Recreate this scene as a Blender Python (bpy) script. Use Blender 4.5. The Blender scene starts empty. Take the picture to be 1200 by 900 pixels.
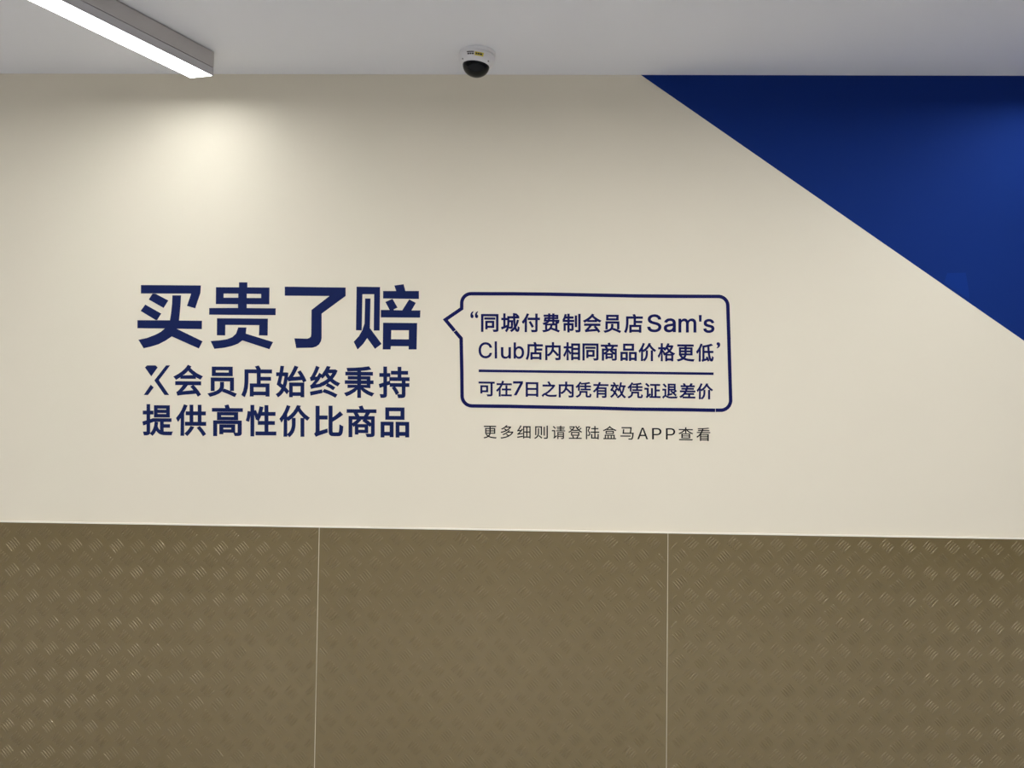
import bpy, bmesh, math, random
from mathutils import Vector, Matrix
from mathutils.geometry import delaunay_2d_cdt
random.seed(7)

# ------------------------------------------------------------------ camera, light level, view
WALL_Y = 2.79                 # face of the lettered wall
EYE = 1.55
F = 930.0                     # focal length in pixels of the 1200 px wide frame
YAW, PITCH, ROLL = math.radians(-1.46039), math.radians(1.72513), math.radians(0.73787)
CEIL = EYE + 1.1475 * WALL_Y / 2.7
EXPOSURE = 0.0
LAMP_STORE = 47.5             # the lamps out in the shop
LAMP = 23.0                   # luminance of the linear lamps' diffusers
LAMP_COL = (0.965, 0.985, 1.0)
STORE_COL = (1.0, 0.985, 0.965)

sc = bpy.context.scene
col = sc.collection
sc.view_settings.view_transform = 'Standard'
sc.view_settings.look = 'None'
sc.view_settings.gamma = 1.0
sc.view_settings.use_curve_mapping = False
sc.view_settings.exposure = EXPOSURE

fwd = Vector((math.sin(YAW) * math.cos(PITCH), math.cos(YAW) * math.cos(PITCH), math.sin(PITCH)))
right0 = Vector((math.cos(YAW), -math.sin(YAW), 0))
up0 = right0.cross(fwd)
cr, sr = math.cos(ROLL), math.sin(ROLL)
right = right0 * cr + up0 * sr
up = up0 * cr - right0 * sr
cam = bpy.data.cameras.new('camera')
cam.sensor_width = 36.0
cam.lens = 36.0 * F / 1200.0
cam.clip_start = 0.02
cam_o = bpy.data.objects.new('camera', cam)
cam_o.matrix_world = Matrix(((right.x, up.x, -fwd.x, 0), (right.y, up.y, -fwd.y, 0), (right.z, up.z, -fwd.z, EYE), (0, 0, 0, 1)))
col.objects.link(cam_o)
sc.camera = cam_o

world = bpy.data.worlds.new('world')
sc.world = world
world.use_nodes = True
world.node_tree.nodes['Background'].inputs[0].default_value = (0.9, 0.93, 1.0, 1)
world.node_tree.nodes['Background'].inputs[1].default_value = 0.02
sc.cycles.max_bounces = 10
sc.cycles.diffuse_bounces = 6


def wall_point(px, py):
    """Where the sight line through a photo pixel meets the lettered wall: (x, z)."""
    d = fwd * F + right * (px - 600.0) - up * (py - 450.0)
    return (d.x / d.y * WALL_Y, EYE + d.z / d.y * WALL_Y)


# ------------------------------------------------------------------ materials
def mat(name, colr, rough=0.6, metal=0.0, spec=0.5, noise=0.0, nscale=6.0, bump=0.0, bscale=200.0, coat=0.0):
    m = bpy.data.materials.new(name)
    m.use_nodes = True
    nt = m.node_tree
    b = nt.nodes['Principled BSDF']
    b.inputs['Base Color'].default_value = (*colr, 1)
    b.inputs['Roughness'].default_value = rough
    b.inputs['Metallic'].default_value = metal
    b.inputs['Specular IOR Level'].default_value = spec
    b.inputs['Coat Weight'].default_value = coat
    if noise or bump:
        tc = nt.nodes.new('ShaderNodeTexCoord')
    if noise:
        n = nt.nodes.new('ShaderNodeTexNoise')
        n.inputs['Scale'].default_value = nscale
        n.inputs['Detail'].default_value = 5
        nt.links.new(tc.outputs['Object'], n.inputs['Vector'])
        r = nt.nodes.new('ShaderNodeMixRGB')
        r.inputs[1].default_value = (*[c * (1 - noise) for c in colr], 1)
        r.inputs[2].default_value = (*[min(1, c * (1 + noise)) for c in colr], 1)
        nt.links.new(n.outputs['Fac'], r.inputs[0])
        nt.links.new(r.outputs[0], b.inputs['Base Color'])
    if bump:
        n2 = nt.nodes.new('ShaderNodeTexNoise')
        n2.inputs['Scale'].default_value = bscale
        n2.inputs['Detail'].default_value = 3
        nt.links.new(tc.outputs['Object'], n2.inputs['Vector'])
        bp = nt.nodes.new('ShaderNodeBump')
        bp.inputs['Strength'].default_value = bump
        bp.inputs['Distance'].default_value = 0.001
        nt.links.new(n2.outputs['Fac'], bp.inputs['Height'])
        nt.links.new(bp.outputs['Normal'], b.inputs['Normal'])
    return m


def emis(name, colr, strength):
    m = bpy.data.materials.new(name)
    m.use_nodes = True
    b = m.node_tree.nodes['Principled BSDF']
    b.inputs['Base Color'].default_value = (0.85, 0.85, 0.85, 1)
    b.inputs['Emission Color'].default_value = (*colr, 1)
    b.inputs['Emission Strength'].default_value = strength
    return m


M = {
    'cream': mat('cream_paint', (0.79, 0.73, 0.59), 0.7, spec=0.25, noise=0.012, nscale=2.5, bump=0.06, bscale=260),
    'ceiling': mat('white_ceiling_paint', (0.77, 0.775, 0.80), 0.85, spec=0.2, noise=0.01, nscale=2, bump=0.05, bscale=160),
    'floor': mat('pale_floor_tile', (0.57, 0.57, 0.585), 0.4, noise=0.05, nscale=4),
    'store': mat('store_wall_paint', (0.62, 0.61, 0.60), 0.7),
    'panel': mat('taupe_tread_plate', (0.145, 0.113, 0.050), 0.15, spec=1.0, coat=1.0, noise=0.03, nscale=3, bump=0.03, bscale=300),
    'caulk': mat('cream_caulk', (0.90, 0.85, 0.74), 0.5),
    'joint': mat('joint_filler', (0.50, 0.43, 0.30), 0.5),
    'blue': mat('royal_blue_film', (0.0068, 0.028, 0.175), 0.7, spec=0.05, noise=0.03, nscale=5),
    'patch': mat('brighter_blue_film', (0.0068, 0.034, 0.22), 0.7, spec=0.05),
    'navy': mat('navy_vinyl', (0.0075, 0.016, 0.085), 0.6, spec=0.1),
    'indigo': mat('indigo_vinyl', (0.0065, 0.0085, 0.085), 0.6, spec=0.1),
    'ink': mat('black_vinyl', (0.008, 0.008, 0.010), 0.6, spec=0.1),
    'alu': mat('grey_aluminium', (0.50, 0.475, 0.46), 0.5, noise=0.02, nscale=20),
    'alu2': mat('pale_aluminium', (0.52, 0.51, 0.53), 0.45),
    'dark': mat('shadow_gap_black', (0.012, 0.012, 0.012), 0.6),
    'lamp': emis('lamp_diffuser', LAMP_COL, LAMP),
    'lamp_store': emis('store_lamp_diffuser', STORE_COL, LAMP_STORE),
    'white': mat('white_plastic', (0.80, 0.79, 0.80), 0.35, noise=0.01, nscale=30),
    'dome': mat('smoked_dome', (0.004, 0.005, 0.006), 0.12, spec=0.22),
    'black': mat('black_plastic', (0.015, 0.015, 0.016), 0.4),
    'yellow': mat('yellow_label', (0.72, 0.60, 0.06), 0.5),
    'steel': mat('screw_steel', (0.18, 0.17, 0.17), 0.35, metal=0.8),
}

M['panel'].node_tree.nodes['Principled BSDF'].inputs['Coat Roughness'].default_value = 0.14
M['panel'].node_tree.nodes['Principled BSDF'].inputs['Coat Tint'].default_value = (1.0, 0.95, 0.85, 1)
M['panel'].node_tree.nodes['Principled BSDF'].inputs['Specular Tint'].default_value = (1.0, 0.86, 0.60, 1)   # warm metallic lacquer


# ------------------------------------------------------------------ helpers
def link(name, me, m, parent=None, loc=None, smooth=False):
    if m is not None:
        me.materials.append(M[m])
    o = bpy.data.objects.new(name, me)
    col.objects.link(o)
    if parent is not None:
        o.parent = parent
    if loc is not None:
        o.location = loc
    if smooth:
        for p in me.polygons:
            p.use_smooth = True
    return o


def from_bm(name, bm, m, parent=None, loc=None, smooth=False):
    me = bpy.data.meshes.new(name)
    bmesh.ops.recalc_face_normals(bm, faces=bm.faces)
    bm.to_mesh(me)
    bm.free()
    return link(name, me, m, parent, loc, smooth)


def add_box(bm, lo, hi, bevel=0.0):
    r = bmesh.ops.create_cube(bm, size=1.0)
    for v in r['verts']:
        v.co = Vector(((lo[i] + hi[i]) / 2 + v.co[i] * (hi[i] - lo[i]) for i in range(3)))
    if bevel:
        es = list({e for v in r['verts'] for e in v.link_edges})
        bmesh.ops.bevel(bm, geom=es, offset=bevel, segments=2, affect='EDGES', profile=0.6)


def box(name, lo, hi, m, parent=None, bevel=0.0):
    bm = bmesh.new()
    add_box(bm, lo, hi, bevel)
    return from_bm(name, bm, m, parent)


def lathe(name, prof, m, parent=None, n=48, loc=None, smooth=True, cap=False):
    bm = bmesh.new()
    rings = []
    for r, z in prof:
        if r < 1e-6:
            rings.append([bm.verts.new((0, 0, z))])
        else:
            rings.append([bm.verts.new((r * math.cos(2 * math.pi * k / n), r * math.sin(2 * math.pi * k / n), z)) for k in range(n)])
    for a, b in zip(rings, rings[1:]):
        for k in range(n):
            k2 = (k + 1) % n
            if len(a) == 1:
                bm.faces.new((a[0], b[k], b[k2]))
            elif len(b) == 1:
                bm.faces.new((a[k], a[k2], b[0]))
            else:
                bm.faces.new((a[k], a[k2], b[k2], b[k]))
    o = from_bm(name, bm, m, parent, loc, smooth)
    return o


def empty(name, loc, label=None, cat=None, group=None):
    o = bpy.data.objects.new(name, None)
    col.objects.link(o)
    o.location = loc
    o.empty_display_size = 0.1
    return tag(o, label, cat, group)


def tag(o, label=None, cat=None, group=None, kind=None):
    for k, v in (('label', label), ('category', cat), ('group', group), ('kind', kind)):
        if v:
            o[k] = v
    return o


VINYL = 0.0007


def vinyl(name, contours, m, parent, thick=VINYL, nonzero=False):
    """Cut vinyl on the wall. contours: closed outlines in wall coordinates (x, z), holes included."""
    xs = [p[0] for c in contours for p in c]
    zs = [p[1] for c in contours for p in c]
    cx, cz = (min(xs) + max(xs)) / 2, (min(zs) + max(zs)) / 2
    cs = [[((p[0] - cx) * 1000, (p[1] - cz) * 1000) for p in c] for c in contours]
    pts, edges = [], []
    for c in cs:
        b = len(pts)
        pts += [Vector(p) for p in c]
        edges += [(b + k, b + (k + 1) % len(c)) for k in range(len(c))]
    vs, _, fs = delaunay_2d_cdt(pts, edges, [], 0, 1e-5)[:3]

    def inside(x, y):
        w = 0
        for c in cs:
            for (x0, y0), (x1, y1) in zip(c, c[1:] + c[:1]):
                if (y0 > y) != (y1 > y) and x < x0 + (y - y0) * (x1 - x0) / (y1 - y0):
                    w += 1 if y1 > y0 else -1
        return w > 0 if nonzero else w % 2 == 1
    keep = []
    for f in fs:
        q = [vs[k] for k in f]
        ar = sum(q[k].x * q[(k + 1) % len(q)].y - q[(k + 1) % len(q)].x * q[k].y for k in range(len(q)))
        if abs(ar) > 1e-6 and inside(sum(p.x for p in q) / len(q), sum(p.y for p in q) / len(q)):
            keep.append(list(f) if ar > 0 else list(f)[::-1])
    bm = bmesh.new()
    used = sorted({k for f in keep for k in f})
    fr = {k: bm.verts.new((vs[k].x / 1000, -thick / 2, vs[k].y / 1000)) for k in used}
    bk = {k: bm.verts.new((vs[k].x / 1000, thick / 2, vs[k].y / 1000)) for k in used}
    cnt = {}
    for f in keep:
        bm.faces.new([fr[k] for k in f])
        bm.faces.new([bk[k] for k in f[::-1]])
        for e in zip(f, f[1:] + f[:1]):
            cnt[e] = 1
    for a_, b_ in cnt:
        if (b_, a_) not in cnt:
            bm.faces.new((fr[b_], fr[a_], bk[a_], bk[b_]))
    me = bpy.data.meshes.new(name)
    bm.to_mesh(me)
    bm.free()
    base = parent.location if parent is not None else Vector((0, 0, 0))
    return link(name, me, m, parent, Vector((cx, WALL_Y - thick / 2, cz)) - base)


# ------------------------------------------------------------------ the room
XL, XR, YB = -6.0, 8.0, -9.0
tag(box('wall_back', (XL, WALL_Y, -0.1), (XR, WALL_Y + 0.12, CEIL + 0.1), 'cream'), kind='structure')
tag(box('ceiling', (XL, YB, CEIL), (XR, WALL_Y, CEIL + 0.1), 'ceiling'), kind='structure')
tag(box('floor', (XL, YB, -0.1), (XR, WALL_Y, 0.0), 'floor'), kind='structure')
tag(box('wall_left', (XL - 0.1, YB, 0), (XL, WALL_Y, CEIL), 'store'), kind='structure')
tag(box('wall_right', (XR, YB, 0), (XR + 0.1, WALL_Y, CEIL), 'store'), kind='structure')
tag(box('wall_front', (XL, YB - 0.1, 0), (XR, YB, CEIL), 'store'), kind='structure')

# ------------------------------------------------------------------ tread plate wainscot
TOP = EYE - 0.4152 * WALL_Y / 2.7
PT = 0.006                                            # sheet thickness
PX, PZ = 0.0745, 0.0905                               # pitch of the groups
PANEL_Y = WALL_Y - PT


BASE = [(-1.0, 0.0), (-0.72, -0.72), (-0.25, -1.0), (0.25, -1.0), (0.72, -0.72), (1.0, 0.0), (0.72, 0.72), (0.25, 1.0), (-0.25, 1.0), (-0.72, 0.72)]


def ridge(bm, cx, cz, ang):
    """One raised lens-shaped rib on the sheet's face."""
    L, W, H = 0.0190, 0.0028, 0.0015
    ca, sa = math.cos(ang), math.sin(ang)
    st = [(-1.0, 0.0), (-0.72, 0.72), (-0.25, 1.0), (0.25, 1.0), (0.72, 0.72), (1.0, 0.0)]

    def P(u, v, h):
        return bm.verts.new((cx + u * ca - v * sa, PANEL_Y - h, cz + u * sa + v * ca))
    rows = []
    for t, w in st:
        if w == 0:
            rows.append([P(t * L, 0, 0)])
        else:
            rows.append([P(t * L, -W * w, 0), P(t * L, -W * w * 0.5, H * w * 0.72), P(t * L, 0, H * w), P(t * L, W * w * 0.5, H * w * 0.72), P(t * L, W * w, 0)])
    lo = [P(rows_t * L, w_ * W, -0.0004) for rows_t, w_ in BASE]
    edge = [rows[0][0]] + [r[0] for r in rows[1:-1]] + [rows[-1][0]] + [r[4] for r in rows[-2:0:-1]]
    bm.faces.new(lo)
    for k in range(len(lo)):
        bm.faces.new((edge[k], edge[(k + 1) % len(lo)], lo[(k + 1) % len(lo)], lo[k]))
    for a, b in zip(rows, rows[1:]):
        for k in range(4):
            if len(a) == 1:
                f = bm.faces.new((a[0], b[k], b[k + 1]))
            elif len(b) == 1:
                f = bm.faces.new((a[k], b[0], a[k + 1]))
            else:
                f = bm.faces.new((a[k], b[k], b[k + 1], a[k + 1]))
            f.smooth = True


def wainscot(x0, x1, gx, label):
    """gx: x of one group of ribs rising to the right; the other groups follow from the pitch."""
    bm = bmesh.new()
    add_box(bm, (x0 + 0.0012, PANEL_Y, 0.0), (x1 - 0.0012, WALL_Y - 0.0011, TOP))
    a0 = math.radians(49)
    gz = TOP - 0.032
    nx0 = int(math.floor((x0 - gx) / PX)) - 1
    for i in range(nx0, nx0 + int((x1 - x0) / PX) + 4):
        for j in range(-1, 14):
            for kind in (0, 1):
                cx = gx + (i + 0.5 * kind) * PX
                cz = gz - (j + 0.5 * kind) * PZ
                ang = a0 if kind == 0 else math.pi - a0
                for k in range(-2, 3):
                    bx = cx + k * 0.0092 * math.sin(ang)
                    bz = cz - k * 0.0092 * math.cos(ang)
                    if x0 + 0.014 < bx < x1 - 0.014 and 0.02 < bz < TOP - 0.017:
                        ridge(bm, bx, bz, ang)
    o = from_bm('wainscot_panel', bm, 'panel')
    return tag(o, label, 'wall panel', 'tread plate wainscot panels')


s1 = wall_point(374.8, 619)[0] * 0.5 + wall_point(369, 898)[0] * 0.5
s2 = wall_point(783, 626)[0] * 0.5 + wall_point(780, 898)[0] * 0.5
s3 = s2 + 1.232
s0 = s1 - 1.22
wainscot(s0, s1, wall_point(346, 628.7)[0], 'taupe tread plate wainscot panel below the large headline, left of both joints')
wainscot(s1, s2, wall_point(391.3, 630)[0], 'taupe tread plate wainscot panel in the middle between the two pale joints')
wainscot(s2, s3, wall_point(1115, 642)[0], 'taupe tread plate wainscot panel below the blue corner, right of both joints')
wainscot(s3, XR, wall_point(1115, 642)[0], 'taupe tread plate wainscot panel at the far right edge of the photo')
wainscot(XL, s0, wall_point(346, 628.7)[0], 'taupe tread plate wainscot panel beyond the left edge of the photo')
for n, s in enumerate((s1, s2, s3, s0)):
    tag(box('trim_%d' % (n + 2), (s - 0.0012, PANEL_Y - 0.0006, 0.0), (s + 0.0012, WALL_Y, TOP), 'joint'), kind='structure')
bm = bmesh.new()
add_box(bm, (XL, WALL_Y - 0.0075, TOP), (XR, WALL_Y, TOP + 0.0058), 0.0015)
tag(from_bm('trim_1', bm, 'caulk'), kind='structure')

# ------------------------------------------------------------------ linear lamps
LDIR = math.radians(23.95)
LW, LH = 0.086, 0.0845


def linear_lamp(x, y, length, label, glow='lamp'):
    """(x, y): the corner of the lamp's end nearest the lettered wall, on its right side."""
    t = empty('linear_lamp', (x, y, CEIL), label, 'ceiling lamp', 'linear ceiling lamps')
    t.rotation_euler = (0, 0, -LDIR)
    box('mounting_channel', (-LW + 0.012, -length + 0.02, -0.006), (-0.006, -0.006, 0.0), 'dark', t)
    box('housing', (-LW, -length, -0.0555), (0, 0, -0.004), 'alu', t)
    box('shadow_gap', (-LW + 0.002, -length + 0.002, -0.0575), (-0.002, -0.002, -0.0555), 'dark', t)
    bm = bmesh.new()                                   # lower rim, open below for the diffuser
    e = 0.0032
    add_box(bm, (-LW, -length, -LH), (-LW + e, 0, -0.0575))
    add_box(bm, (-e, -length, -LH), (0, 0, -0.0575))
    add_box(bm, (-LW + e, -e, -LH), (-e, 0, -0.0575))
    add_box(bm, (-LW + e, -length, -LH), (-e, -length + e, -0.0575))
    from_bm('rim', bm, 'alu2', t)
    box('diffuser', (-LW + e, -length + e, -LH + 0.0008), (-e, -e, -0.0577), glow, t)
    for c in t.children:                              # the end is mitred a little
        for v in c.data.vertices:
            v.co.y += v.co.x * 0.2
    return t


k = WALL_Y / 2.7
linear_lamp(-1.048 * k, 2.523 * k, 3.2, 'glowing linear lamp with grey housing on the ceiling above the headline')
linear_lamp(1.79, 2.523 * k, 3.2, 'linear lamp on the ceiling just outside the right edge above the blue corner')
linear_lamp(4.88, 2.523 * k, 3.2, 'linear lamp on the ceiling one bay further right')
for x, y, place in ((0.41, 1.8, 'right above the photographer'), (-3.5, 1.5, 'over the left aisle'), (4.4, 1.8, 'over the right aisle'), (-2.6, -3.0, 'far back on the left'),
                    (0.4, -3.0, 'far back in the middle'), (3.4, -3.0, 'far back on the right')):
    linear_lamp(x, y, 3.2, 'linear lamp on the ceiling ' + place, 'lamp_store')

# ------------------------------------------------------------------ dome security camera
dx, dy = -0.1905 * k, 2.536 * k
t = empty('security_camera', (dx, dy, CEIL), 'white dome security camera with black bubble on the ceiling', 'security camera')
lathe('base_plate', [(0, 0), (0.0600, 0), (0.0605, -0.002), (0.0605, -0.009), (0.058, -0.011), (0, -0.011)], 'white', t)
tilt = math.radians(5.5)
cov = lathe('cover', [(0.0, -0.008), (0.0575, -0.008), (0.0605, -0.011), (0.0605, -0.017), (0.0590, -0.024), (0.0545, -0.036), (0.0510, -0.0415), (0.0480, -0.0440), (0.0455, -0.0440), (0.0445, -0.0420), (0.0, -0.0415)], 'white', t)
cov.rotation_euler = (0, tilt, 0)
prof = [(0.0446, -0.042)] + [(0.0446 * math.cos(a), -0.0430 - 0.036 * math.sin(a)) for a in [i * math.pi / 28 for i in range(14)]] + [(0, -0.079)]
dome = lathe('dome', prof, 'dome', t)
dome.rotation_euler = (0, tilt, 0)
# rim screws and the printed label, seated on the sloping side of the cover


def on_cover(ang, z):
    pr = [(0.0605, -0.017), (0.0590, -0.024), (0.0545, -0.036), (0.0510, -0.0415)]
    for (r0, z0), (r1, z1) in zip(pr, pr[1:]):
        if z1 <= z <= z0:
            r = r0 + (r1 - r0) * (z - z0) / (z1 - z0)
            return Vector((r * math.cos(ang), r * math.sin(ang), z))
    return Vector((0.06 * math.cos(ang), 0.06 * math.sin(ang), z))


def decal(name, a0, a1, z0, z1, m, parent, lift=0.0005):
    bm = bmesh.new()
    n = 6
    grid = []
    for i in range(n + 1):
        a = math.radians(a0 + (a1 - a0) * i / n)
        rad = Vector((math.cos(a), math.sin(a), -0.3)).normalized()
        grid.append([bm.verts.new(on_cover(a, z) + rad * l) for z, l in ((z0, lift), (z1, lift), (z1, 0.0), (z0, 0.0))])
    for g, h in zip(grid, grid[1:]):
        for q in range(4):
            bm.faces.new((g[q], h[q], h[(q + 1) % 4], g[(q + 1) % 4]))
    bm.faces.new(grid[0])
    bm.faces.new(grid[-1][::-1])
    return from_bm(name, bm, m, parent)


lab = decal('label', 268, 297, -0.0205, -0.0315, 'yellow', cov)
tag(lab, 'yellow printed label')
for i, (a0, a1) in enumerate(((271, 276), (277.5, 283), (284.5, 292))):
    decal('label_print', a0, a1, -0.0235, -0.0285, 'black', cov, 0.0009)
decal('label_print', 241, 265, -0.0195, -0.0225, 'black', cov, 0.0007)
for a0, a1 in ((243, 249.5), (251, 257), (258.5, 265)):
    decal('label_print', a0, a1, -0.0245, -0.0290, 'black', cov, 0.0007)
for a in (218, 322):
    p = on_cover(math.radians(a), -0.037)
    s = lathe('screw', [(0, 0.0014), (0.0022, 0.0014), (0.0026, 0.0), (0.0026, -0.002), (0, -0.002)], 'steel', cov, 16)
    s.location = p
    n = Vector((math.cos(math.radians(a)), math.sin(math.radians(a)), -0.6)).normalized()
    s.rotation_euler = n.to_track_quat('Z', 'Y').to_euler()

# ------------------------------------------------------------------ blue corner of the wall
ptop = wall_point(751, 88)
a = (ptop[0], CEIL)
b = wall_point(1199.5, 399)
sl = (b[1] - a[1]) / (b[0] - a[0])
zlow = TOP + 0.0058
xlow = a[0] + (zlow - a[1]) / sl
film = vinyl('blue_wall_film', [[a, (xlow, zlow), (XR, zlow), (XR, CEIL)]], 'blue', None, 0.0006)
tag(film, 'large royal blue triangle of film covering the upper corner of the cream wall', 'wall film')
rp = [wall_point(*q) for q in ((1106.5, 331), (1110, 320), (1131.5, 319.5), (1135.5, 342), (1136, 351), (1126, 344.5))]
v = vinyl('brighter_patch', [rp], 'patch', film, 0.0003)  # small patch in a slightly brighter blue than the film
v.location.y -= 0.00045 + 0.0000
tag(v, 'slightly brighter blue patch')

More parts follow.
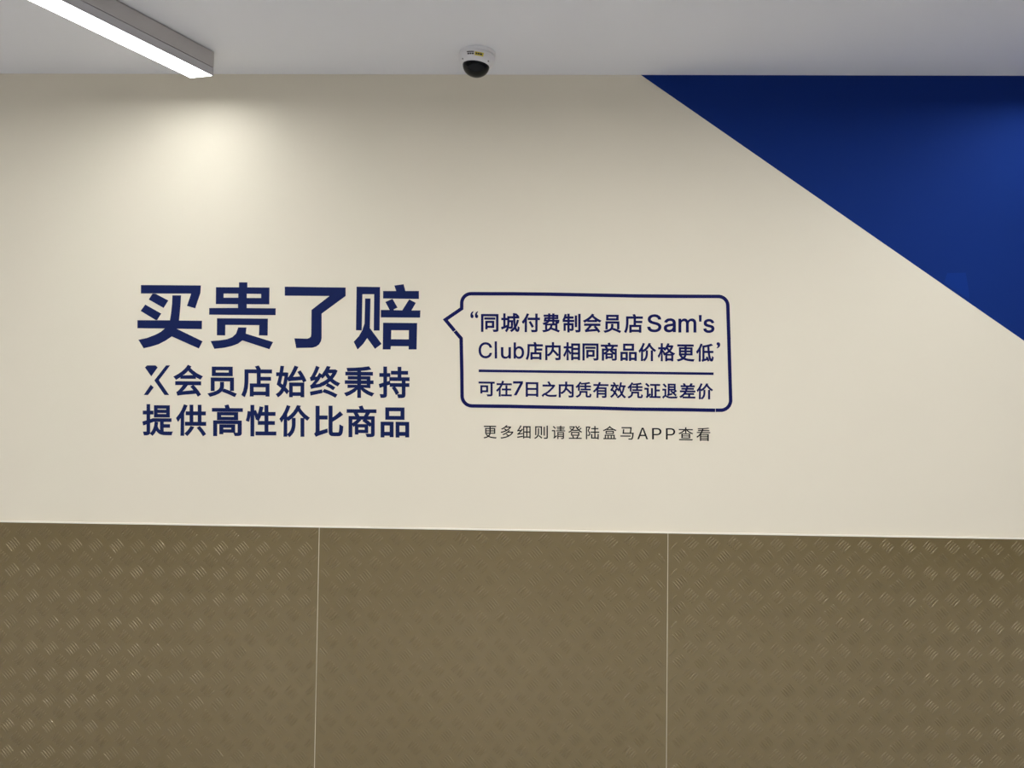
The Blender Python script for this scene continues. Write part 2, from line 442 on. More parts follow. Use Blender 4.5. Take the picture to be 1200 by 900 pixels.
# ------------------------------------------------------------------ lettering
GLYPHS = {}
GLYPHS.update({
    '会': '157,-58 285,-38 781,5 838,-79 905,-38 846,46 766,138 676,225 613,191 728,71 273,36 378,144 477,264 918,264 918,337 89,337 89,264 375,264 277,144 207,72 166,36 131,19;504,840 421,741 313,649 184,566 42,496 72,465 97,431 264,521 264,460 741,460 741,530 277,530 360,588 436,651 503,718 570,655 651,591 741,530 824,482 910,443 963,509 803,580 659,672 546,769 576,809',
    '员': '268,730 735,730 735,616 268,616;190,795 190,551 817,551 817,795;455,327 455,235 451,193 434,149 396,104 327,59 220,16 66,-22 115,-84 276,-39 390,12 465,67 509,124 530,180 535,234 535,327;529,65 728,-10 898,-84 936,-20 763,51 566,120;155,461 155,92 232,92 232,391 776,391 776,99 856,99 856,461',
    '店': '291,289 291,-67 365,-67 365,-27 789,-27 789,-65 865,-65 865,289 587,289 587,424 913,424 913,493 587,493 587,612 511,612 511,289;365,40 365,219 789,219 789,40;466,820 519,718 125,718 125,456 122,338 110,209 82,80 30,-37 96,-80 151,46 184,187 198,328 202,456 202,646 944,646 944,718 603,718 576,778 539,837',
    '始': '462,327 462,-80 531,-80 531,-36 833,-36 833,-78 905,-78 905,327;531,31 531,259 833,259 833,31;429,407 522,423 873,452 905,381 969,414 927,502 867,601 800,695 740,666 791,595 838,517 519,497 585,595 647,704 705,819 627,841 570,716 510,609 468,544 434,500 404,480;202,565 316,565 300,444 277,336 247,241 144,319;65,292 217,174 167,93 108,28 40,-19 65,-47 86,-78 157,-25 219,42 271,124 324,70 364,21 410,82 364,135 303,193 343,316 372,461 389,630 345,637 333,635 216,635 248,831 178,836 148,635 43,635 43,565 134,565 100,417',
    '终': '35,53 48,-20 399,53 393,119;565,264 679,211 774,151 819,204 723,261 609,313;454,79 597,33 736,-23 847,-79 891,-19 778,35 640,89 499,133;583,840 535,746 464,648 372,558 390,588 327,626 263,517 134,505 222,650 299,812 227,841 178,722 126,619 89,558 59,516 31,496 56,424 97,435 219,451 158,368 117,318 74,273 39,253 63,184 132,203 379,244 376,308 165,278 271,410 370,555 398,533 423,506 478,556 526,609 575,539 632,473 553,416 468,368 380,331 407,302 428,269 516,310 601,362 682,423 759,361 841,309 927,268 977,331 892,367 811,414 735,471 799,543 855,623 900,711 853,739 840,736 614,736 661,827;572,669 799,669 747,590 683,518 620,589 569,664',
    '秉': '151,537 151,481 462,481 462,409 52,409 52,345 462,345 462,274 143,274 143,218 395,218 292,140 170,74 41,28 90,-34 224,22 353,99 462,192 462,-82 541,-82 541,194 649,100 778,22 915,-33 937,-1 964,29 832,74 708,139 606,218 849,218 849,345 953,345 953,409 849,409 849,537 541,537 541,605 934,605 934,670 541,670 541,744 714,760 862,782 816,841 617,815 371,797 119,789 135,727 462,738 462,670 70,670 70,605 462,605 462,537;541,345 775,345 775,274 541,274;541,409 541,481 775,481 775,409',
    '持': '448,204 512,113 558,26 620,65 571,149 506,237;626,835 626,710 413,710 413,642 626,642 626,515 362,515 362,446 758,446 758,334 373,334 373,265 758,265 758,11 754,-3 739,-7 615,-6 638,-79 731,-77 790,-67 814,-51 827,-27 830,11 830,265 954,265 954,334 830,334 830,446 960,446 960,515 698,515 698,642 912,642 912,710 698,710 698,835;171,839 171,638 42,638 42,568 171,568 171,351 28,309 47,235 171,275 171,11 167,-4 154,-8 60,-7 81,-77 159,-75 207,-63 227,-48 238,-24 241,10 241,298 350,334 340,403 241,372 241,568 347,568 347,638 241,638 241,839',
    '提': '478,617 812,617 812,538 478,538;478,750 812,750 812,671 478,671;409,807 409,480 884,480 884,807;429,297 411,193 381,102 338,26 279,-35 335,-80 384,-28 424,33 456,104 492,43 535,-2 584,-33 640,-53 703,-62 773,-65 948,-65 957,-30 971,3 776,2 680,8 680,165 890,165 890,227 680,227 680,345 939,345 939,408 364,408 364,345 609,345 609,27 556,59 513,109 479,181 498,289;164,839 164,638 40,638 40,568 164,568 164,348 29,309 48,235 164,273 164,14 160,0 147,-4 53,-4 74,-73 152,-71 200,-59 220,-44 231,-21 234,14 234,296 345,333 335,401 234,370 234,568 345,568 345,638 234,638 234,839',
    '供': '484,178 434,101 371,30 303,-30 363,-77 432,-11 499,69 556,155;712,141 811,28 886,-80 949,-40 872,65 771,175;269,838 201,688 116,551 21,439 63,364 162,484 162,-78 236,-78 236,600 292,706 340,816;732,830 732,626 537,626 537,829 464,829 464,626 335,626 335,554 464,554 464,307 310,307 310,234 960,234 960,307 806,307 806,554 949,554 949,626 806,626 806,830;537,554 732,554 732,307 537,307',
    '高': '286,559 719,559 719,468 286,468;211,614 211,413 797,413 797,614;441,826 470,736 59,736 59,670 937,670 937,736 553,736 513,843;96,357 96,-79 168,-79 168,294 830,294 830,-1 826,-13 813,-16 711,-15 735,-72 816,-71 869,-63 890,-50 902,-31 905,0 905,357;281,235 281,-21 352,-21 352,29 706,29 706,235;352,179 638,179 638,85 352,85',
    '性': '172,840 172,-79 247,-79 247,840;80,650 69,562 52,471 28,392 87,372 110,456 127,552 137,642;254,656 296,566 323,483 379,512 350,591 307,679;334,27 334,-44 949,-44 949,27 697,27 697,278 903,278 903,348 697,348 697,556 925,556 925,628 697,628 697,836 621,836 621,628 497,628 532,782 459,794 430,660 390,537 338,435 405,400 442,472 474,556 621,556 621,348 409,348 409,278 621,278 621,27',
    '价': '723,451 723,-78 800,-78 800,451;440,450 440,313 439,261 432,203 416,141 389,78 346,18 284,-36 314,-60 339,-88 407,-25 455,43 486,113 504,183 513,251 515,312 515,450;597,842 548,744 475,643 378,548 257,464 284,437 304,406 404,474 489,550 560,631 618,716 707,600 810,498 918,419 970,479 852,559 743,665 655,784 676,829;268,839 206,690 127,553 37,440 81,366 166,475 166,-80 241,-80 241,599 295,707 340,818',
    '比': '125,-72 198,-38 459,50 454,126 208,50 208,456 456,456 456,531 208,531 208,829 129,829 129,69 122,32 106,8 88,-7;534,835 534,87 540,18 560,-25 597,-48 657,-54 811,-54 855,-48 888,-29 911,5 927,56 936,126 942,215 905,229 870,250 864,136 854,65 836,28 806,18 665,18 631,23 615,42 611,85 611,377 723,444 832,516 928,590 865,656 793,590 706,521 611,457 611,835',
    '商': '274,643 336,526 405,554 341,666;560,404 667,325 756,250 801,302 710,374 603,449;395,442 313,369 220,305 255,245 357,324 451,416;659,660 626,592 584,523 118,523 118,-78 190,-78 190,459 816,459 816,4 814,-8 807,-14 793,-16 657,-16 680,-74 784,-73 846,-64 869,-51 882,-29 885,3 885,523 662,523 739,642;314,277 314,1 378,1 378,49 682,49 682,277;378,221 619,221 619,104 378,104;441,825 480,732 61,732 61,667 940,667 940,732 562,732 513,844',
    '品': '302,726 701,726 701,536 302,536;229,797 229,464 778,464 778,797;83,357 83,-80 155,-80 155,-26 364,-26 364,-71 439,-71 439,357;155,47 155,286 364,286 364,47;549,357 549,-80 621,-80 621,-26 849,-26 849,-74 925,-74 925,357;621,47 621,286 849,286 849,47',
    '同': '248,612 248,547 756,547 756,612;368,378 632,378 632,188 368,188;299,442 299,51 368,51 368,124 702,124 702,442;88,788 88,-82 161,-82 161,717 840,717 840,16 838,2 830,-6 816,-9 678,-8 695,-44 705,-81 809,-78 872,-67 897,-51 910,-24 914,15 914,788',
    '城': '41,129 65,55 340,164 326,232 229,196 229,526 325,526 325,596 229,596 229,828 159,828 159,596 53,596 53,526 159,526 159,170;866,506 827,374 775,255 754,421 742,617 953,617 953,687 880,687 930,722 877,778 809,834 759,801 823,744 874,687 740,687 739,841 667,841 670,687 366,687 366,375 363,272 349,164 315,59 256,-36 311,-83 377,21 414,140 432,261 436,375 436,419 562,419 557,227 546,158 535,150 520,148 442,151 454,121 460,88 550,88 580,96 602,115 616,163 623,268 627,453 628,482 436,482 436,617 672,617 682,449 698,297 721,165 663,93 596,30 521,-24 575,-76 636,-30 692,23 743,81 768,17 798,-30 833,-60 872,-70 913,-60 941,-28 959,33 970,128 941,144 914,166 908,72 898,19 881,2 849,20 820,71 795,153 851,255 898,368 935,493',
    '付': '408,406 489,274 554,155 624,193 556,309 473,437;751,828 751,618 345,618 345,542 751,542 751,23 748,5 737,-5 718,-8 528,-6 558,-81 692,-80 774,-69 805,-53 822,-24 828,23 828,542 954,542 954,618 828,618 828,828;295,834 225,681 137,541 37,427 84,352 136,409 186,474 186,-78 261,-78 261,590 319,698 368,811',
    '费': '473,233 452,165 418,109 364,64 287,28 182,2 43,-17 62,-48 75,-80 223,-56 338,-22 423,22 483,79 524,148 549,233;521,58 728,-9 903,-80 945,-21 766,48 560,109;354,596 348,558 336,521 196,521 208,596;423,596 584,596 584,521 411,521;148,649 117,467 299,467 245,425 167,388 59,356 96,297 186,323 186,59 259,59 259,274 745,274 745,66 821,66 821,337 222,337 297,376 351,419 388,467 584,467 584,362 655,362 655,467 857,467 844,419 821,413 751,417 765,365 853,364 880,369 902,382 920,421 931,496 933,521 655,521 655,596 873,596 873,776 655,776 655,840 584,840 584,776 424,776 424,840 356,840 356,776 108,776 108,721 356,721 356,650 176,649;424,721 584,721 584,650 424,650;655,721 804,721 804,650 655,650',
    '制': '676,748 676,194 747,194 747,748;854,830 854,23 850,7 834,2 700,3 725,-76 822,-73 885,-62 910,-45 924,-17 928,24 928,830;142,816 117,719 83,629 41,552 108,524 158,627 289,627 289,522 45,522 45,453 289,453 289,351 91,351 91,2 159,2 159,283 289,283 289,-79 361,-79 361,283 500,283 500,78 497,67 486,64 400,65 421,-1 492,1 538,11 557,26 567,47 569,76 569,351 361,351 361,453 604,453 604,522 361,522 361,627 565,627 565,696 361,696 361,836 289,836 289,696 183,696 212,802',
    '内': '99,669 99,-82 173,-82 173,595 462,595 456,527 441,455 412,382 364,310 295,242 199,179 229,152 253,122 343,184 412,251 463,320 498,392 635,257 742,135 804,184 676,319 521,464 533,531 538,595 829,595 829,20 827,6 819,-2 804,-5 645,-3 671,-79 785,-78 858,-67 885,-50 899,-22 903,19 903,669 539,669 539,840 463,840 463,669',
    '相': '546,474 850,474 850,300 546,300;546,542 546,710 850,710 850,542;546,231 850,231 850,57 546,57;473,781 473,-73 546,-73 546,-12 850,-12 850,-70 926,-70 926,781;214,840 214,626 52,626 52,554 205,554 159,413 98,279 29,175 68,107 121,189 171,290 214,402 214,-79 287,-79 287,378 389,234 435,295 287,464 287,554 430,554 430,626 287,626 287,840',
    '格': '575,667 794,667 741,577 675,496 611,571 563,648;202,840 202,626 52,626 52,555 193,555 151,414 94,281 28,175 50,143 67,109 116,188 162,287 202,397 202,-79 273,-79 273,425 355,299 400,356 273,511 273,555 387,555 363,535 422,484 473,533 521,590 567,519 626,450 537,383 440,330 341,291 384,230 462,262 462,-81 532,-81 532,-37 811,-37 811,-77 884,-77 884,270 930,252 977,315 883,350 799,396 726,449 791,527 846,615 889,713 842,735 828,732 612,732 654,822 582,841 535,741 474,649 403,570 403,626 273,626 273,840;532,29 532,222 811,222 811,29;511,287 597,339 676,401 756,340 847,287',
    '更': '252,238 188,212 225,158 266,111 313,71 243,38 155,9 47,-15 92,-81 210,-50 306,-14 382,28 494,-18 624,-49 771,-67 937,-77 949,-37 969,-3 762,7 587,31 443,76 487,129 517,186 534,247 873,247 873,634 545,634 545,719 935,719 935,787 65,787 65,719 467,719 467,634 156,634 156,247 455,247 439,200 413,156 374,114 328,149 288,190;228,411 467,411 467,371 465,309 228,309;543,309 545,370 545,411 798,411 798,309;228,571 467,571 467,471 228,471;545,571 798,571 798,471 545,471',
    '低': '578,131 629,29 666,-64 725,-43 685,49 633,148;265,836 199,683 116,542 22,426 64,351 117,413 168,484 168,-78 239,-78 239,601 291,707 336,815;363,-84 414,-62 590,-9 588,54 447,18 447,385 676,385 694,258 716,147 745,57 781,-12 824,-55 874,-71 902,-62 928,-31 950,29 967,124 940,140 912,162 903,83 890,34 873,18 834,46 800,122 771,237 749,385 951,385 951,456 741,456 724,727 822,751 910,778 846,838 713,797 549,761 376,732 377,731 376,40 369,9 353,-11 335,-21;669,456 447,456 447,676 653,712',
    '可': '56,769 56,694 747,694 747,29 744,13 735,4 718,0 532,3 563,-78 690,-76 772,-65 803,-47 820,-17 825,28 825,694 948,694 948,769;231,475 494,475 494,245 231,245;158,547 158,93 231,93 231,173 568,173 568,547',
    '在': '391,840 338,685 63,685 63,613 305,613 233,489 144,378 38,286 77,217 138,265 193,318 193,-76 268,-76 268,407 334,507 390,613 939,613 939,685 421,685 469,821;598,561 598,368 373,368 373,298 598,298 598,14 333,14 333,-56 938,-56 938,14 673,14 673,298 900,298 900,368 673,368 673,561',
    '日': '253,352 752,352 752,71 253,71;253,426 253,697 752,697 752,426;176,772 176,-69 253,-69 253,-4 752,-4 752,-64 832,-64 832,772',
    '之': '234,133 178,116 115,71 49,5 105,-63 151,-1 195,44 232,62 272,42 326,3 399,-30 488,-47 597,-51 940,-41 948,1 962,41 789,27 599,22 497,25 412,39 342,70 316,87 472,197 623,327 759,467 868,609 812,646 797,642 100,642 100,568 741,568 641,450 519,332 385,222 247,131;415,810 475,723 520,642 591,682 543,760 482,845',
    '凭': '263,287 263,195 260,156 247,118 223,81 183,46 124,13 42,-16 86,-80 176,-45 243,-3 289,43 319,92 334,142 339,193 339,219 654,219 654,34 659,-14 675,-44 706,-60 755,-64 873,-64 916,-57 944,-31 961,18 969,98 934,110 903,128 899,48 888,12 866,4 765,4 741,6 730,15 728,35 728,287;338,429 338,365 928,365 928,429 658,429 658,551 947,551 947,616 658,616 658,734 786,753 898,776 845,830 702,801 525,779 342,762 360,706 584,725 584,616 301,616 301,551 584,551 584,429;274,842 207,733 122,635 26,556 79,503 173,586 173,334 246,334 246,669 298,743 342,821',
    '有': '391,840 347,710 63,710 63,640 316,640 263,543 199,453 125,373 40,304 88,246 177,320 255,406 255,-79 329,-79 329,119 748,119 748,15 743,-1 726,-6 580,-5 605,-77 712,-76 779,-66 805,-49 818,-23 822,14 822,524 336,524 397,640 939,640 939,710 427,710 467,822;329,289 748,289 748,184 329,184;329,353 329,456 748,456 748,353',
    '效': '169,600 132,522 86,448 35,384 88,339 141,409 191,493 234,581;334,573 399,483 445,396 505,431 457,516 390,603;201,816 243,754 273,694 58,694 58,626 513,626 513,694 286,694 341,719 309,779 263,841;138,360 259,230 197,139 123,62 38,-1 91,-55 172,9 243,85 306,173 365,93 408,23 468,70 415,150 344,240 383,328 415,424 344,437 322,365 294,297 194,400;657,588 824,588 800,461 768,347 726,246 688,331 657,422 633,518;645,841 619,710 584,586 540,476 484,383 535,326 590,419 632,291 684,176 618,96 537,28 440,-27 492,-83 581,-29 658,35 723,109 779,35 842,-28 914,-79 967,-19 891,31 824,96 766,174 823,293 866,430 897,588 954,588 954,658 677,658 715,830',
    '证': '102,769 187,690 257,615 309,667 238,740 151,814;352,30 352,-40 962,-40 962,30 724,30 724,360 922,360 922,431 724,431 724,693 940,693 940,763 386,763 386,693 647,693 647,30 512,30 512,512 438,512 438,30;50,526 50,454 191,454 191,107 181,59 158,22 135,-1 181,-52 229,-7 394,124 364,188 264,112 264,526',
    '退': '80,760 164,676 227,595 288,640 221,720 138,800;780,580 780,483 467,483 467,580;780,639 467,639 467,733 780,733;384,83 443,107 644,166 641,229 467,184 467,420 853,420 853,795 391,795 391,216 384,181 368,158 350,145 370,116;560,350 671,264 776,170 856,86 912,130 849,196 767,267 851,319 933,378 873,422 802,364 719,306 611,388;259,484 52,484 52,414 188,414 188,105 141,81 92,44 41,-2 87,-64 140,-7 188,34 229,50 270,33 326,-3 401,-34 492,-49 600,-53 943,-43 964,32 790,19 602,14 501,17 414,30 342,56 259,107',
    '差': '693,842 617,708 387,708 352,773 303,838 238,811 274,761 304,708 105,708 105,639 440,639 419,553 153,553 153,486 399,486 364,397 60,397 60,327 329,327 273,242 207,167 129,103 39,49 94,-15 194,52 280,130 353,221 353,176 555,176 555,33 221,33 221,-37 937,-37 937,33 633,33 633,176 864,176 864,246 369,246 415,327 940,327 940,397 447,397 479,486 853,486 853,553 499,553 520,639 902,639 902,708 700,708 775,817',
    '多': '456,842 374,756 258,670 111,594 163,541 289,609 397,685 679,685 623,626 556,572 481,524 419,571 353,613 298,574 359,534 415,489 305,442 191,406 78,381 114,314 246,348 378,396 505,457 620,532 719,622 796,726 747,756 734,753 473,753 539,824;619,493 552,417 459,342 341,271 200,210 247,153 365,207 470,266 560,332 833,332 776,259 706,196 624,142 500,242 438,206 555,106 406,51 244,14 75,-9 106,-82 282,-54 450,-11 606,50 743,132 858,239 944,373 894,404 880,400 636,400 702,475',
    '细': '37,53 50,-21 410,50 405,118;58,424 103,436 243,454 123,317 77,274 40,254 64,184 137,204 408,250 404,314 178,282 304,421 422,576 357,616 294,522 141,508 237,652 324,813 251,844 194,723 136,621 95,560 62,517 33,498;647,70 503,70 503,353 647,353;716,70 716,353 858,353 858,70;433,788 433,-65 503,-65 503,0 858,0 858,-57 930,-57 930,788;647,424 503,424 503,713 647,713;716,424 716,713 858,713 858,424',
    '则': '322,114 422,27 503,-55 551,0 469,78 369,161;103,786 103,179 173,179 173,718 462,718 462,182 535,182 535,786;834,833 834,26 831,11 822,4 807,1 654,2 682,-75 794,-73 863,-61 888,-44 903,-16 908,26 908,833;647,750 647,151 718,151 718,750;280,650 280,366 277,297 266,227 241,158 199,92 135,30 45,-25 91,-81 188,-21 258,49 305,125 333,205 347,285 351,364 351,650',
    '请': '107,772 189,693 256,617 307,670 239,743 155,818;42,526 42,454 192,454 192,88 184,49 164,20 144,2 184,-62 230,-17 393,110 368,174 264,96 264,526;494,212 808,212 808,130 494,130;494,265 494,342 808,342 808,265;614,840 614,762 382,762 382,704 614,704 614,640 407,640 407,585 614,585 614,516 352,516 352,458 960,458 960,516 688,516 688,585 899,585 899,640 688,640 688,704 929,704 929,762 688,762 688,840;424,400 424,-79 494,-79 494,75 808,75 808,5 804,-8 790,-12 677,-11 699,-76 788,-75 843,-64 865,-50 877,-28 880,4 880,400',
    '登': '283,352 700,352 700,226 283,226;208,415 208,164 780,164 780,415;880,714 815,653 739,592 671,668 749,726 825,791 767,832 707,773 637,714 599,775 567,838 502,816 548,725 604,639 669,561 337,561 391,628 437,701 474,780 425,805 411,802 101,802 101,739 376,739 331,666 275,599 214,652 143,698 102,657 171,608 230,555 164,502 96,457 26,422 72,365 158,413 243,473 322,545 322,497 682,497 682,547 756,479 836,420 921,374 945,408 973,437 906,468 843,507 783,552 861,610 936,674;651,158 619,83 579,9 346,9 408,31 384,92 347,156 279,134 313,70 336,9 60,9 60,-56 941,-56 941,9 656,9 724,138',
    '陆': '78,799 78,-78 147,-78 147,731 280,731 186,505 252,429 285,361 294,302 292,272 284,248 270,232 234,222 166,224 180,190 185,157 262,159 292,165 318,178 343,206 358,245 362,295 357,344 341,396 309,453 256,513 372,772 322,802 312,799;421,283 421,-25 849,-25 849,-74 920,-74 920,283 849,283 849,44 707,44 707,379 957,379 957,450 707,450 707,624 897,624 897,693 707,693 707,836 633,836 633,693 430,693 430,624 633,624 633,450 387,450 387,379 633,379 633,44 494,44 494,283',
    '盒': '281,457 719,457 719,363 281,363;213,512 213,309 790,309 790,512;498,846 415,762 305,684 175,616 33,559 81,501 196,548 304,603 304,572 704,572 704,608 812,553 920,509 973,574 813,634 662,711 544,791 566,816;348,629 428,684 500,745 576,688 668,629;154,245 154,13 57,13 57,-57 946,-57 946,13 850,13 850,245;225,13 225,184 361,184 361,13;431,13 431,184 568,184 568,13;638,13 638,184 777,184 777,13',
    '马': '57,201 57,129 711,129 711,201;226,633 212,472 194,324 218,324 837,323 817,153 794,50 767,1 748,-8 722,-10 567,-4 584,-39 592,-76 750,-78 782,-74 808,-64 831,-46 865,17 892,146 916,359 919,394 744,394 784,778 729,784 716,780 133,780 133,707 703,707 668,394 278,394 301,628',
    '查': '295,218 700,218 700,134 295,134;295,352 700,352 700,270 295,270;221,406 221,80 778,80 778,406;74,20 74,-48 930,-48 930,20;460,840 460,713 57,713 57,647 379,647 279,556 160,479 36,424 85,364 188,413 289,479 382,556 460,642 460,437 534,437 534,643 613,559 707,483 809,420 914,372 937,405 964,434 837,486 716,560 615,647 944,647 944,713 534,713 534,840',
    '看': '332,214 768,214 768,144 332,144;332,267 332,335 768,335 768,267;332,92 768,92 768,18 332,18;826,832 626,806 374,789 118,783 133,725 408,731 386,662 132,662 132,602 364,602 330,527 59,527 59,465 296,465 225,364 138,276 33,202 81,143 147,187 206,236 260,291 260,-82 332,-82 332,-42 768,-42 768,-82 843,-82 843,395 340,395 382,465 941,465 941,527 413,527 446,602 883,602 883,662 468,662 491,735 699,752 874,778',
    '“': '373,691 324,668 288,634 266,590 259,538 267,491 290,458 326,445 357,452 378,472 386,506 379,535 361,555 333,565 333,603 344,638 373,672;155,691 106,668 70,634 48,590 41,538 49,491 72,458 108,445 139,452 160,472 168,506 161,535 143,555 115,565 115,603 126,638 155,672',
    '’': '59,445 108,468 144,502 166,546 173,598 165,645 142,678 106,691 75,684 54,664 46,630 53,601 71,581 99,571 99,533 88,498 59,464',
    'C': '305,-4 341,5 373,19 402,38 428,62 448,91 463,124 473,160 408,160 389,114 357,81 315,60 267,53 223,59 184,76 151,105 125,145 109,194 103,254 109,314 125,364 150,403 184,432 223,450 267,456 315,449 357,428 389,395 408,348 473,348 463,385 448,418 427,447 402,471 373,490 340,504 267,516 205,508 150,484 104,445 70,393 48,329 40,254 48,179 70,115 104,63 150,25 205,1 267,-7',
    'l': '162,-1 181,3 170,54 160,53 146,52 130,54 120,62 114,99 114,509 53,509 53,84 58,47 74,20 101,3 139,-2',
    'u': '222,0 257,17 286,47 307,92 298,92 298,0 357,0 357,379 296,379 296,153 293,122 283,97 268,77 249,62 226,53 200,50 164,56 137,75 119,105 114,144 114,379 53,379 53,139 57,95 69,59 89,31 115,11 146,-1 182,-5',
    'b': '274,-2 313,16 346,45 370,84 385,133 390,189 385,245 370,293 345,332 313,361 274,378 229,384 197,381 171,373 137,346 118,319 114,319 114,509 53,509 53,0 112,0 112,59 118,59 138,31 172,4 198,-5 229,-8;188,51 162,65 140,86 125,115 116,150 113,189 116,229 125,263 140,291 161,312 188,325 220,330 253,325 280,311 301,290 316,261 325,227 328,189 325,151 316,117 301,88 279,66 253,51 220,47',
    'S': '278,-4 323,11 360,34 386,64 403,99 408,139 405,171 395,198 359,238 312,264 264,279 212,293 169,308 131,334 119,352 115,376 118,398 129,418 145,435 167,448 194,456 225,459 267,453 302,437 326,412 337,378 401,378 394,415 377,449 351,476 316,498 275,511 227,516 180,511 138,498 102,476 75,448 58,413 52,372 56,341 67,313 86,289 128,260 184,239 245,222 296,205 332,179 342,161 346,139 341,114 329,92 311,74 286,60 257,52 224,49 166,59 142,71 123,88 110,110 104,137 38,137 46,96 64,60 91,31 128,9 172,-4 224,-9',
    'a': '215,1 252,25 272,52 277,52 277,0 337,0 337,251 333,290 322,320 306,343 286,360 239,379 194,384 133,375 104,364 79,346 57,322 41,291 100,274 118,301 149,322 196,331 240,322 267,297 276,257 276,255 273,243 265,235 234,227 178,220 125,211 78,193 58,179 43,161 34,138 30,108 35,73 48,45 68,22 94,5 126,-5 160,-9;130,52 102,72 92,105 95,124 103,139 134,159 175,168 200,171 231,176 259,182 276,190 276,138 272,115 263,93 248,74 228,59 202,49 170,45',
    'm': '114,0 114,238 117,266 126,289 140,307 158,320 199,330 229,326 253,311 269,288 274,260 274,0 335,0 335,247 345,290 374,320 395,328 419,330 447,326 473,313 490,289 496,254 496,0 557,0 557,255 553,296 541,328 522,354 497,372 468,383 437,386 381,375 337,343 322,321 312,295 321,295 309,331 287,361 257,380 219,386 172,376 132,346 118,323 108,295 112,295 112,379 53,379 53,0',
    "'": '128,318 136,509 70,509 78,318',
    's': '223,-5 260,6 290,24 312,47 326,75 331,107 325,142 306,171 275,194 229,209 172,223 124,243 112,258 109,277 114,299 131,317 156,329 187,333 219,328 243,316 258,298 268,277 324,290 299,339 279,358 254,372 223,381 187,384 149,381 115,370 87,354 65,332 51,305 47,274 53,237 72,208 104,186 149,170 212,155 237,147 254,136 265,121 268,103 262,81 244,62 217,50 181,45 150,49 124,60 105,79 94,107 36,94 45,63 62,38 84,18 112,3 145,-5 182,-8',
    '7': '165,0 391,449 391,509 62,509 62,452 323,452 323,448 97,0',
    'A': '85,0 191,302 213,371 245,478 232,478 264,372 287,302 395,0 463,0 276,509 201,509 16,0;370,142 370,199 110,199 110,142',
    'P': '125,0 125,452 232,452 268,449 297,439 318,423 333,402 342,376 344,348 342,319 333,294 318,272 297,256 269,246 233,242 109,242 109,186 235,186 289,191 332,207 366,233 390,265 404,304 409,348 404,391 390,430 366,462 332,487 289,503 235,509 60,509 60,0',
})


def glyph(ch):
    return [[tuple(map(int, p.split(','))) for p in c.split()] for c in GLYPHS[ch].split(';')]


def grow(cs, d):
    """Outlines moved outwards by d (font units) with mitred corners, for a bolder cut."""
    if not d:
        return cs
    out = []
    for q in cs:
        n = len(q)
        r = []
        for i in range(n):
            (x0, y0), (x1, y1), (x2, y2) = q[i - 1], q[i], q[(i + 1) % n]
            l1, l2 = math.hypot(x1 - x0, y1 - y0), math.hypot(x2 - x1, y2 - y1)
            n1 = ((y1 - y0) / l1, -(x1 - x0) / l1)
            n2 = ((y2 - y1) / l2, -(x2 - x1) / l2)
            mx, my = n1[0] + n2[0], n1[1] + n2[1]
            mm = mx * mx + my * my
            s = 2 * d / max(mm, 0.8)
            r.append((x1 + mx * s, y1 + my * s))
        out.append(r)
    return out


def cjk_line(parent, name, chars, boxes, base0, base1, em, bold, m):
    """Characters fitted to their measured widths; base0/base1: photo points (x, y) of the line's baseline."""
    made = []
    for ch, (x0, x1) in zip(chars, boxes):
        cs = grow(glyph(ch), bold)
        gx = [p[0] for c in cs for p in c]
        g0, g1 = min(gx), max(gx)
        sy = em / 1000.0
        con = []
        for c in cs:
            pts = []
            for gx_, gy_ in c:
                px = x0 + (gx_ - g0) * (x1 - x0) / (g1 - g0)
                by = base0[1] + (base1[1] - base0[1]) * (px - base0[0]) / (base1[0] - base0[0])
                pts.append(wall_point(px, by - gy_ * sy))
            con.append(pts)
        made.append(vinyl(name, con, m, parent, nonzero=True))
    return made


def fit(parent, name, ch, b, bold, m):
    """One glyph fitted into a measured photo box (x0, y0, x1, y1)."""
    cs = grow(glyph(ch), bold)
    gx = [p[0] for c in cs for p in c]
    gy = [p[1] for c in cs for p in c]
    con = [[wall_point(b[0] + (x - min(gx)) * (b[2] - b[0]) / (max(gx) - min(gx)), b[3] - (y - min(gy)) * (b[3] - b[1]) / (max(gy) - min(gy))) for x, y in c] for c in cs]
    return vinyl(name, con, m, parent, nonzero=True)


def anchor(name, px, py, label, cat, group=None):
    x, z = wall_point(px, py)
    return empty(name, (x, WALL_Y, z), label, cat, group)


def traced(parent, name, polys, ox, oy, s, m):
    return vinyl(name, [[wall_point(ox + x / s, oy + y / s) for x, y in p] for p in polys], m, parent)


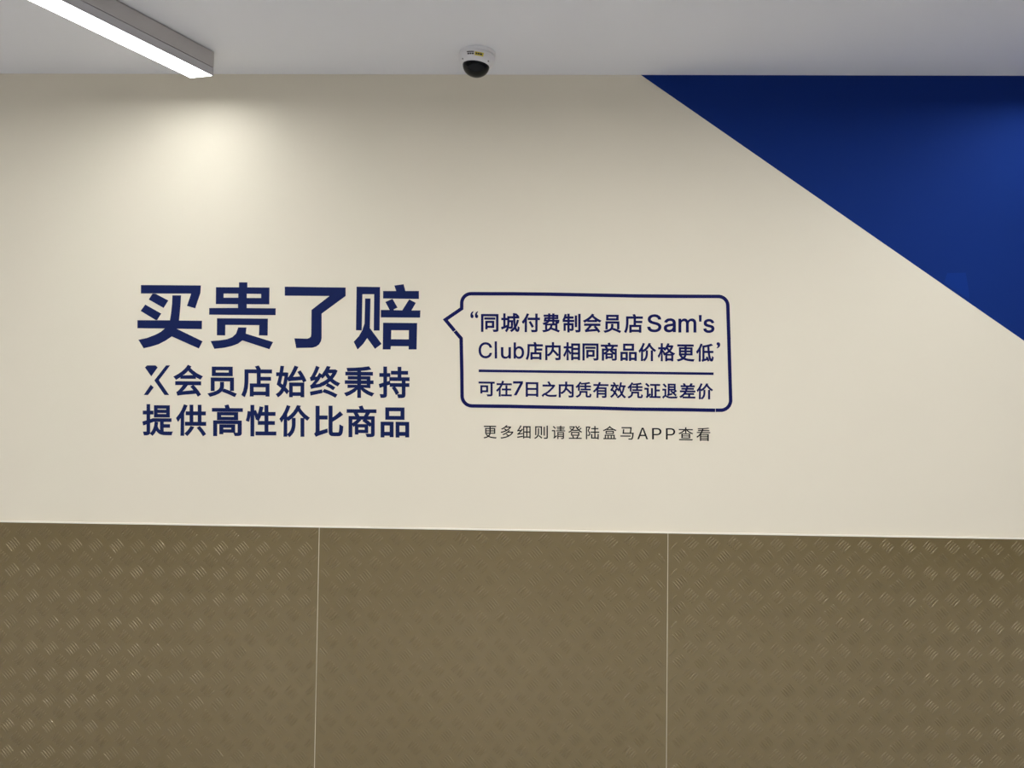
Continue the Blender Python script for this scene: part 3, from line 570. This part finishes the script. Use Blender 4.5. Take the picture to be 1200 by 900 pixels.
# the headline
HS = 1200.0 / 175.0
t = anchor('slogan_lettering', 160, 410, 'largest bold navy headline of four characters on the cream wall', 'wall lettering', 'cut vinyl lettering on the wall')
traced(t, 'character', [
    [(70, 62), (552, 65), (548, 125), (506, 249), (440, 230), (474, 131), (70, 129)],
    [(163, 131.5), (187, 132), (290, 186), (252, 246), (133, 178)],
    [(105, 219), (233, 291), (200, 343), (188, 343), (68, 270)],
    [(323, 145), (392, 145), (388, 220), (383, 280), (376, 347), (561, 349), (559, 416), (357, 413), (565, 514), (535, 572), (318, 475),
     (270, 507), (212, 538), (150, 557), (92, 570), (50, 502), (120, 487), (185, 462), (232, 437), (262, 411), (42, 409), (42, 345), (303, 345), (312, 290), (320, 215)]], 155, 325, HS, 'navy')
traced(t, 'character', [
    [(858, 40), (925, 40), (925, 80), (1103, 82), (1101, 217), (920, 216), (920, 247), (1153, 249), (1152, 304), (618, 300), (619, 247), (850, 246), (850, 216), (672, 215), (673, 79), (858, 80)],
    [(734, 130), (852, 131), (852, 164), (734, 164)], [(920, 132), (1036, 134), (1036, 166), (920, 166)],
    [(681, 329), (1090, 332), (1088, 468), (1018, 467), (1021, 384), (748, 382), (747, 467), (680, 466)],
    [(852, 402), (918, 403), (912, 452), (1132, 520), (1102, 578), (885, 507), (850, 533), (800, 552), (740, 566), (660, 575), (630, 512), (700, 507), (760, 498), (805, 480), (835, 452)]], 155, 325, HS, 'navy')
traced(t, 'character', [
    [(60, 75), (549, 82), (549, 150), (356, 292), (356, 490), (350, 515), (335, 540), (312, 557), (280, 566), (152, 568), (137, 490), (240, 493), (258, 487), (270, 476), (273, 455), (275, 262), (420, 150), (60, 148)]], 325, 325, HS, 'navy')
traced(t, 'character', [
    [(637, 75), (826, 78), (822, 428), (775, 428), (778, 136), (684, 136), (678, 427), (632, 425)],
    [(706, 170), (749, 170), (744, 408), (838, 535), (785, 575), (722, 488), (690, 535), (645, 580), (614, 518), (655, 474), (683, 425), (701, 370)],
    [(940, 66), (1015, 55), (1029, 110), (1138, 110), (1138, 174), (850, 170), (850, 110), (955, 110)],
    [(832, 262), (903, 262), (868, 198), (926, 173), (966, 243), (936, 257), (936, 264), (1004, 265), (1060, 177), (1113, 205), (1078, 266), (1150, 266), (1147, 324), (832, 322)],
    [(850, 365), (1124, 367), (1119, 580), (1055, 580), (1055, 554), (912, 553), (910, 580), (847, 580)],
    [(916, 425), (1057, 426), (1056, 498), (914, 497)]], 325, 325, HS, 'navy')

# the two smaller lines under it
t = anchor('slogan_lettering', 168, 464, 'smaller navy line with the X emblem, directly under the headline', 'wall lettering', 'cut vinyl lettering on the wall')
S2 = 1200.0 / 170.0
traced(t, 'emblem', [[(70, 75), (88, 58), (158, 58), (175, 75), (122, 148)], [(245, 58), (277, 58), (185, 180), (270, 303), (232, 303), (148, 182)],
                     [(118, 218), (142, 240), (95, 303), (60, 303)]], 160, 420, S2, 'navy')
cjk_line(t, 'character', '会员店始终秉持', [(203.2, 237.8), (243.1, 277.5), (282.8, 318.8), (323.1, 359.2), (363.0, 398.7), (403.1, 438.8), (443.8, 480.0)],
         (220, 460.6), (462, 462.6), 38.2, 24, 'navy')
t = anchor('slogan_lettering', 167, 511, 'lowest navy line of eight characters under the emblem line', 'wall lettering', 'cut vinyl lettering on the wall')
cjk_line(t, 'character', '提供高性价比商品', [(166.8, 202.6), (206.3, 241.6), (248.4, 284.6), (288.0, 323.8), (327.4, 363.2), (368.0, 402.3), (406.3, 441.2), (446.0, 479.6)],
         (185, 506.6), (463, 508.8), 38.2, 24, 'navy')

# the speech bubble
t = anchor('speech_bubble', 545, 480, 'navy outlined speech bubble with three lines of text on the cream wall', 'wall graphic')


def arc(c, r, a0, a1, n=10):
    return [(c[0] + r * math.cos(math.radians(a0 + (a1 - a0) * i / n)), c[1] - r * math.sin(math.radians(a0 + (a1 - a0) * i / n))) for i in range(n + 1)]


def ribbon(path, w):
    """Outline of a stroke of width w along an open path in the photo, mitred."""
    L, Rr = [], []
    n = len(path)
    for i, p in enumerate(path):
        a = path[max(i - 1, 0)]
        b = path[min(i + 1, n - 1)]
        d1 = Vector((p[0] - a[0], p[1] - a[1]))
        d2 = Vector((b[0] - p[0], b[1] - p[1]))
        if d1.length < 1e-6:
            d1 = d2
        if d2.length < 1e-6:
            d2 = d1
        d1.normalize()
        d2.normalize()
        nn = Vector((-d1.y - d2.y, d1.x + d2.x))
        nn = nn / max(nn.length_squared / 2, 0.5) * (w / 2)
        L.append((p[0] + nn.x, p[1] + nn.y))
        Rr.append((p[0] - nn.x, p[1] - nn.y))
    return [wall_point(*q) for q in L + Rr[::-1]]


upper = [(532.72, 387.65), (521.9, 374.7), (541.0, 361.6), (541.1, 355.2)] + arc((552.1, 355.2), 11.0, 180, 90)[1:] + [(600, 344.3), (640, 344.7), (700, 345.9), (745, 346.8), (800, 347.3)]
upper += arc((841.9, 358.4), 11.0, 90, 0) + [(853.9, 390), (855.2, 435), (856.2, 469.3)] + arc((844.4, 469.0), 11.8, 0, -82)[1:] + [(838.65, 480.75)]
lower = [(838.1, 480.8), (800, 480.1), (745, 479.5), (700, 478.2), (650, 477.3), (600, 476.3)] + arc((553.2, 464.0), 11.7, 270, 180) + [(541.2, 435), (540.4, 396.6), (533.15, 388.15)]
vinyl('outline', [ribbon(upper, 4.1)], 'indigo', t)
vinyl('outline', [ribbon(lower, 4.1)], 'indigo', t)
vinyl('divider', [ribbon([(561, 434.5), (836.2, 438.0)], 3.0)], 'indigo', t)


def text_line(px, py):
    x, z = wall_point(px, py)
    o = empty('text_line', (0, 0, 0))
    o.parent = t
    o.location = Vector((x, WALL_Y, z)) - t.location
    o['origin'] = [x, WALL_Y, z]
    return o


def nest(line, objs):
    for o in objs:
        w = o.location.copy()
        o.parent = line
        o.location = w - Vector(line['origin'])


l1 = text_line(552, 390)
objs = [fit(None, 'character', '“', (551.2, 364.6, 560.4, 372.9), 14, 'indigo')]
objs += cjk_line(None, 'character', '同城付费制会员店', [(563.7, 584.2), (587.0, 609.0), (611.4, 632.8), (635.3, 656.2), (659.0, 680.4), (683.0, 704.9), (707.1, 727.9), (731.3, 753.4)],
                 (574, 386.6), (742, 387.8), 22.9, 25, 'indigo')
for ch, b in zip("Sam's", ((758.3, 368.3, 775.1, 389.4), (777.8, 373.0, 792.0, 389.6), (795.0, 373.2, 816.0, 389.7), (818.9, 369.2, 822.3, 377.0), (824.0, 373.8, 837.3, 390.2))):
    objs.append(fit(None, 'character', ch, b, 12, 'indigo'))
nest(l1, objs)
l2 = text_line(560, 422)
objs = []
for ch, b in zip('Club', ((560.8, 401.0, 576.7, 420.0), (579.5, 400.0, 582.7, 420.1), (587.0, 406.8, 598.8, 420.4), (601.9, 401.2, 614.2, 420.6))):
    if ch == 'l':                                      # a plain upright
        objs.append(vinyl('character', [ribbon([((b[0] + b[2]) / 2 - 0.1, b[1]), ((b[0] + b[2]) / 2 + 0.1, b[3])], 2.7)], 'indigo', None))
    else:
        objs.append(fit(None, 'character', ch, b, 9, 'indigo'))
objs += cjk_line(None, 'character', '店内相同商品价格更低', [(616.0, 636.2), (638.9, 657.1), (659.9, 679.8), (682.5, 701.4), (704.0, 724.0), (727.0, 746.2), (748.2, 769.0), (770.7, 791.2), (792.9, 814.0), (815.6, 836.4)],
                 (626, 419.6), (826, 421.6), 21.9, 25, 'indigo')
objs.append(fit(None, 'character', '’', (839.6, 401.0, 844.0, 408.4), 14, 'indigo'))
nest(l2, objs)
l3 = text_line(561, 466)
objs = cjk_line(None, 'character', '可在日之内凭有效凭证退差价', [(560.8, 579.8), (581.3, 599.8), (616.0, 630.9), (634.6, 652.7), (654.7, 672.3), (674.3, 693.1), (694.7, 713.1),
                (714.9, 733.7), (735.1, 753.4), (755.1, 774.1), (775.8, 794.0), (796.0, 814.9), (816.3, 835.7)], (570, 462.6), (826, 466.0), 19.4, 23, 'indigo')
objs.insert(2, fit(None, 'character', '7', (601.2, 446.8, 612.9, 463.3), 16, 'indigo'))
nest(l3, objs)

# the footnote
t = anchor('footnote_lettering', 567, 515, 'small thin black line of lettering under the speech bubble', 'wall lettering')
cjk_line(t, 'character', '更多细则请登陆盒马', [(566.7, 582.0), (586.6, 601.8), (606.0, 621.8), (626.0, 642.0), (646.7, 662.3), (666.0, 682.3), (686.6, 702.3), (706.6, 722.5), (727.0, 742.7)],
         (575, 512.4), (734, 513.8), 16.9, 5, 'ink')
for ch, b in zip('APP', ((746.8, 501.2, 759.4, 514.8), (764.1, 501.6, 775.1, 514.9), (780.3, 501.8, 791.2, 515.1))):
    fit(t, 'character', ch, b, 2, 'ink')
cjk_line(t, 'character', '查看', [(795.0, 812.3), (816.1, 832.3)], (803, 515.0), (824, 515.3), 16.9, 5, 'ink')
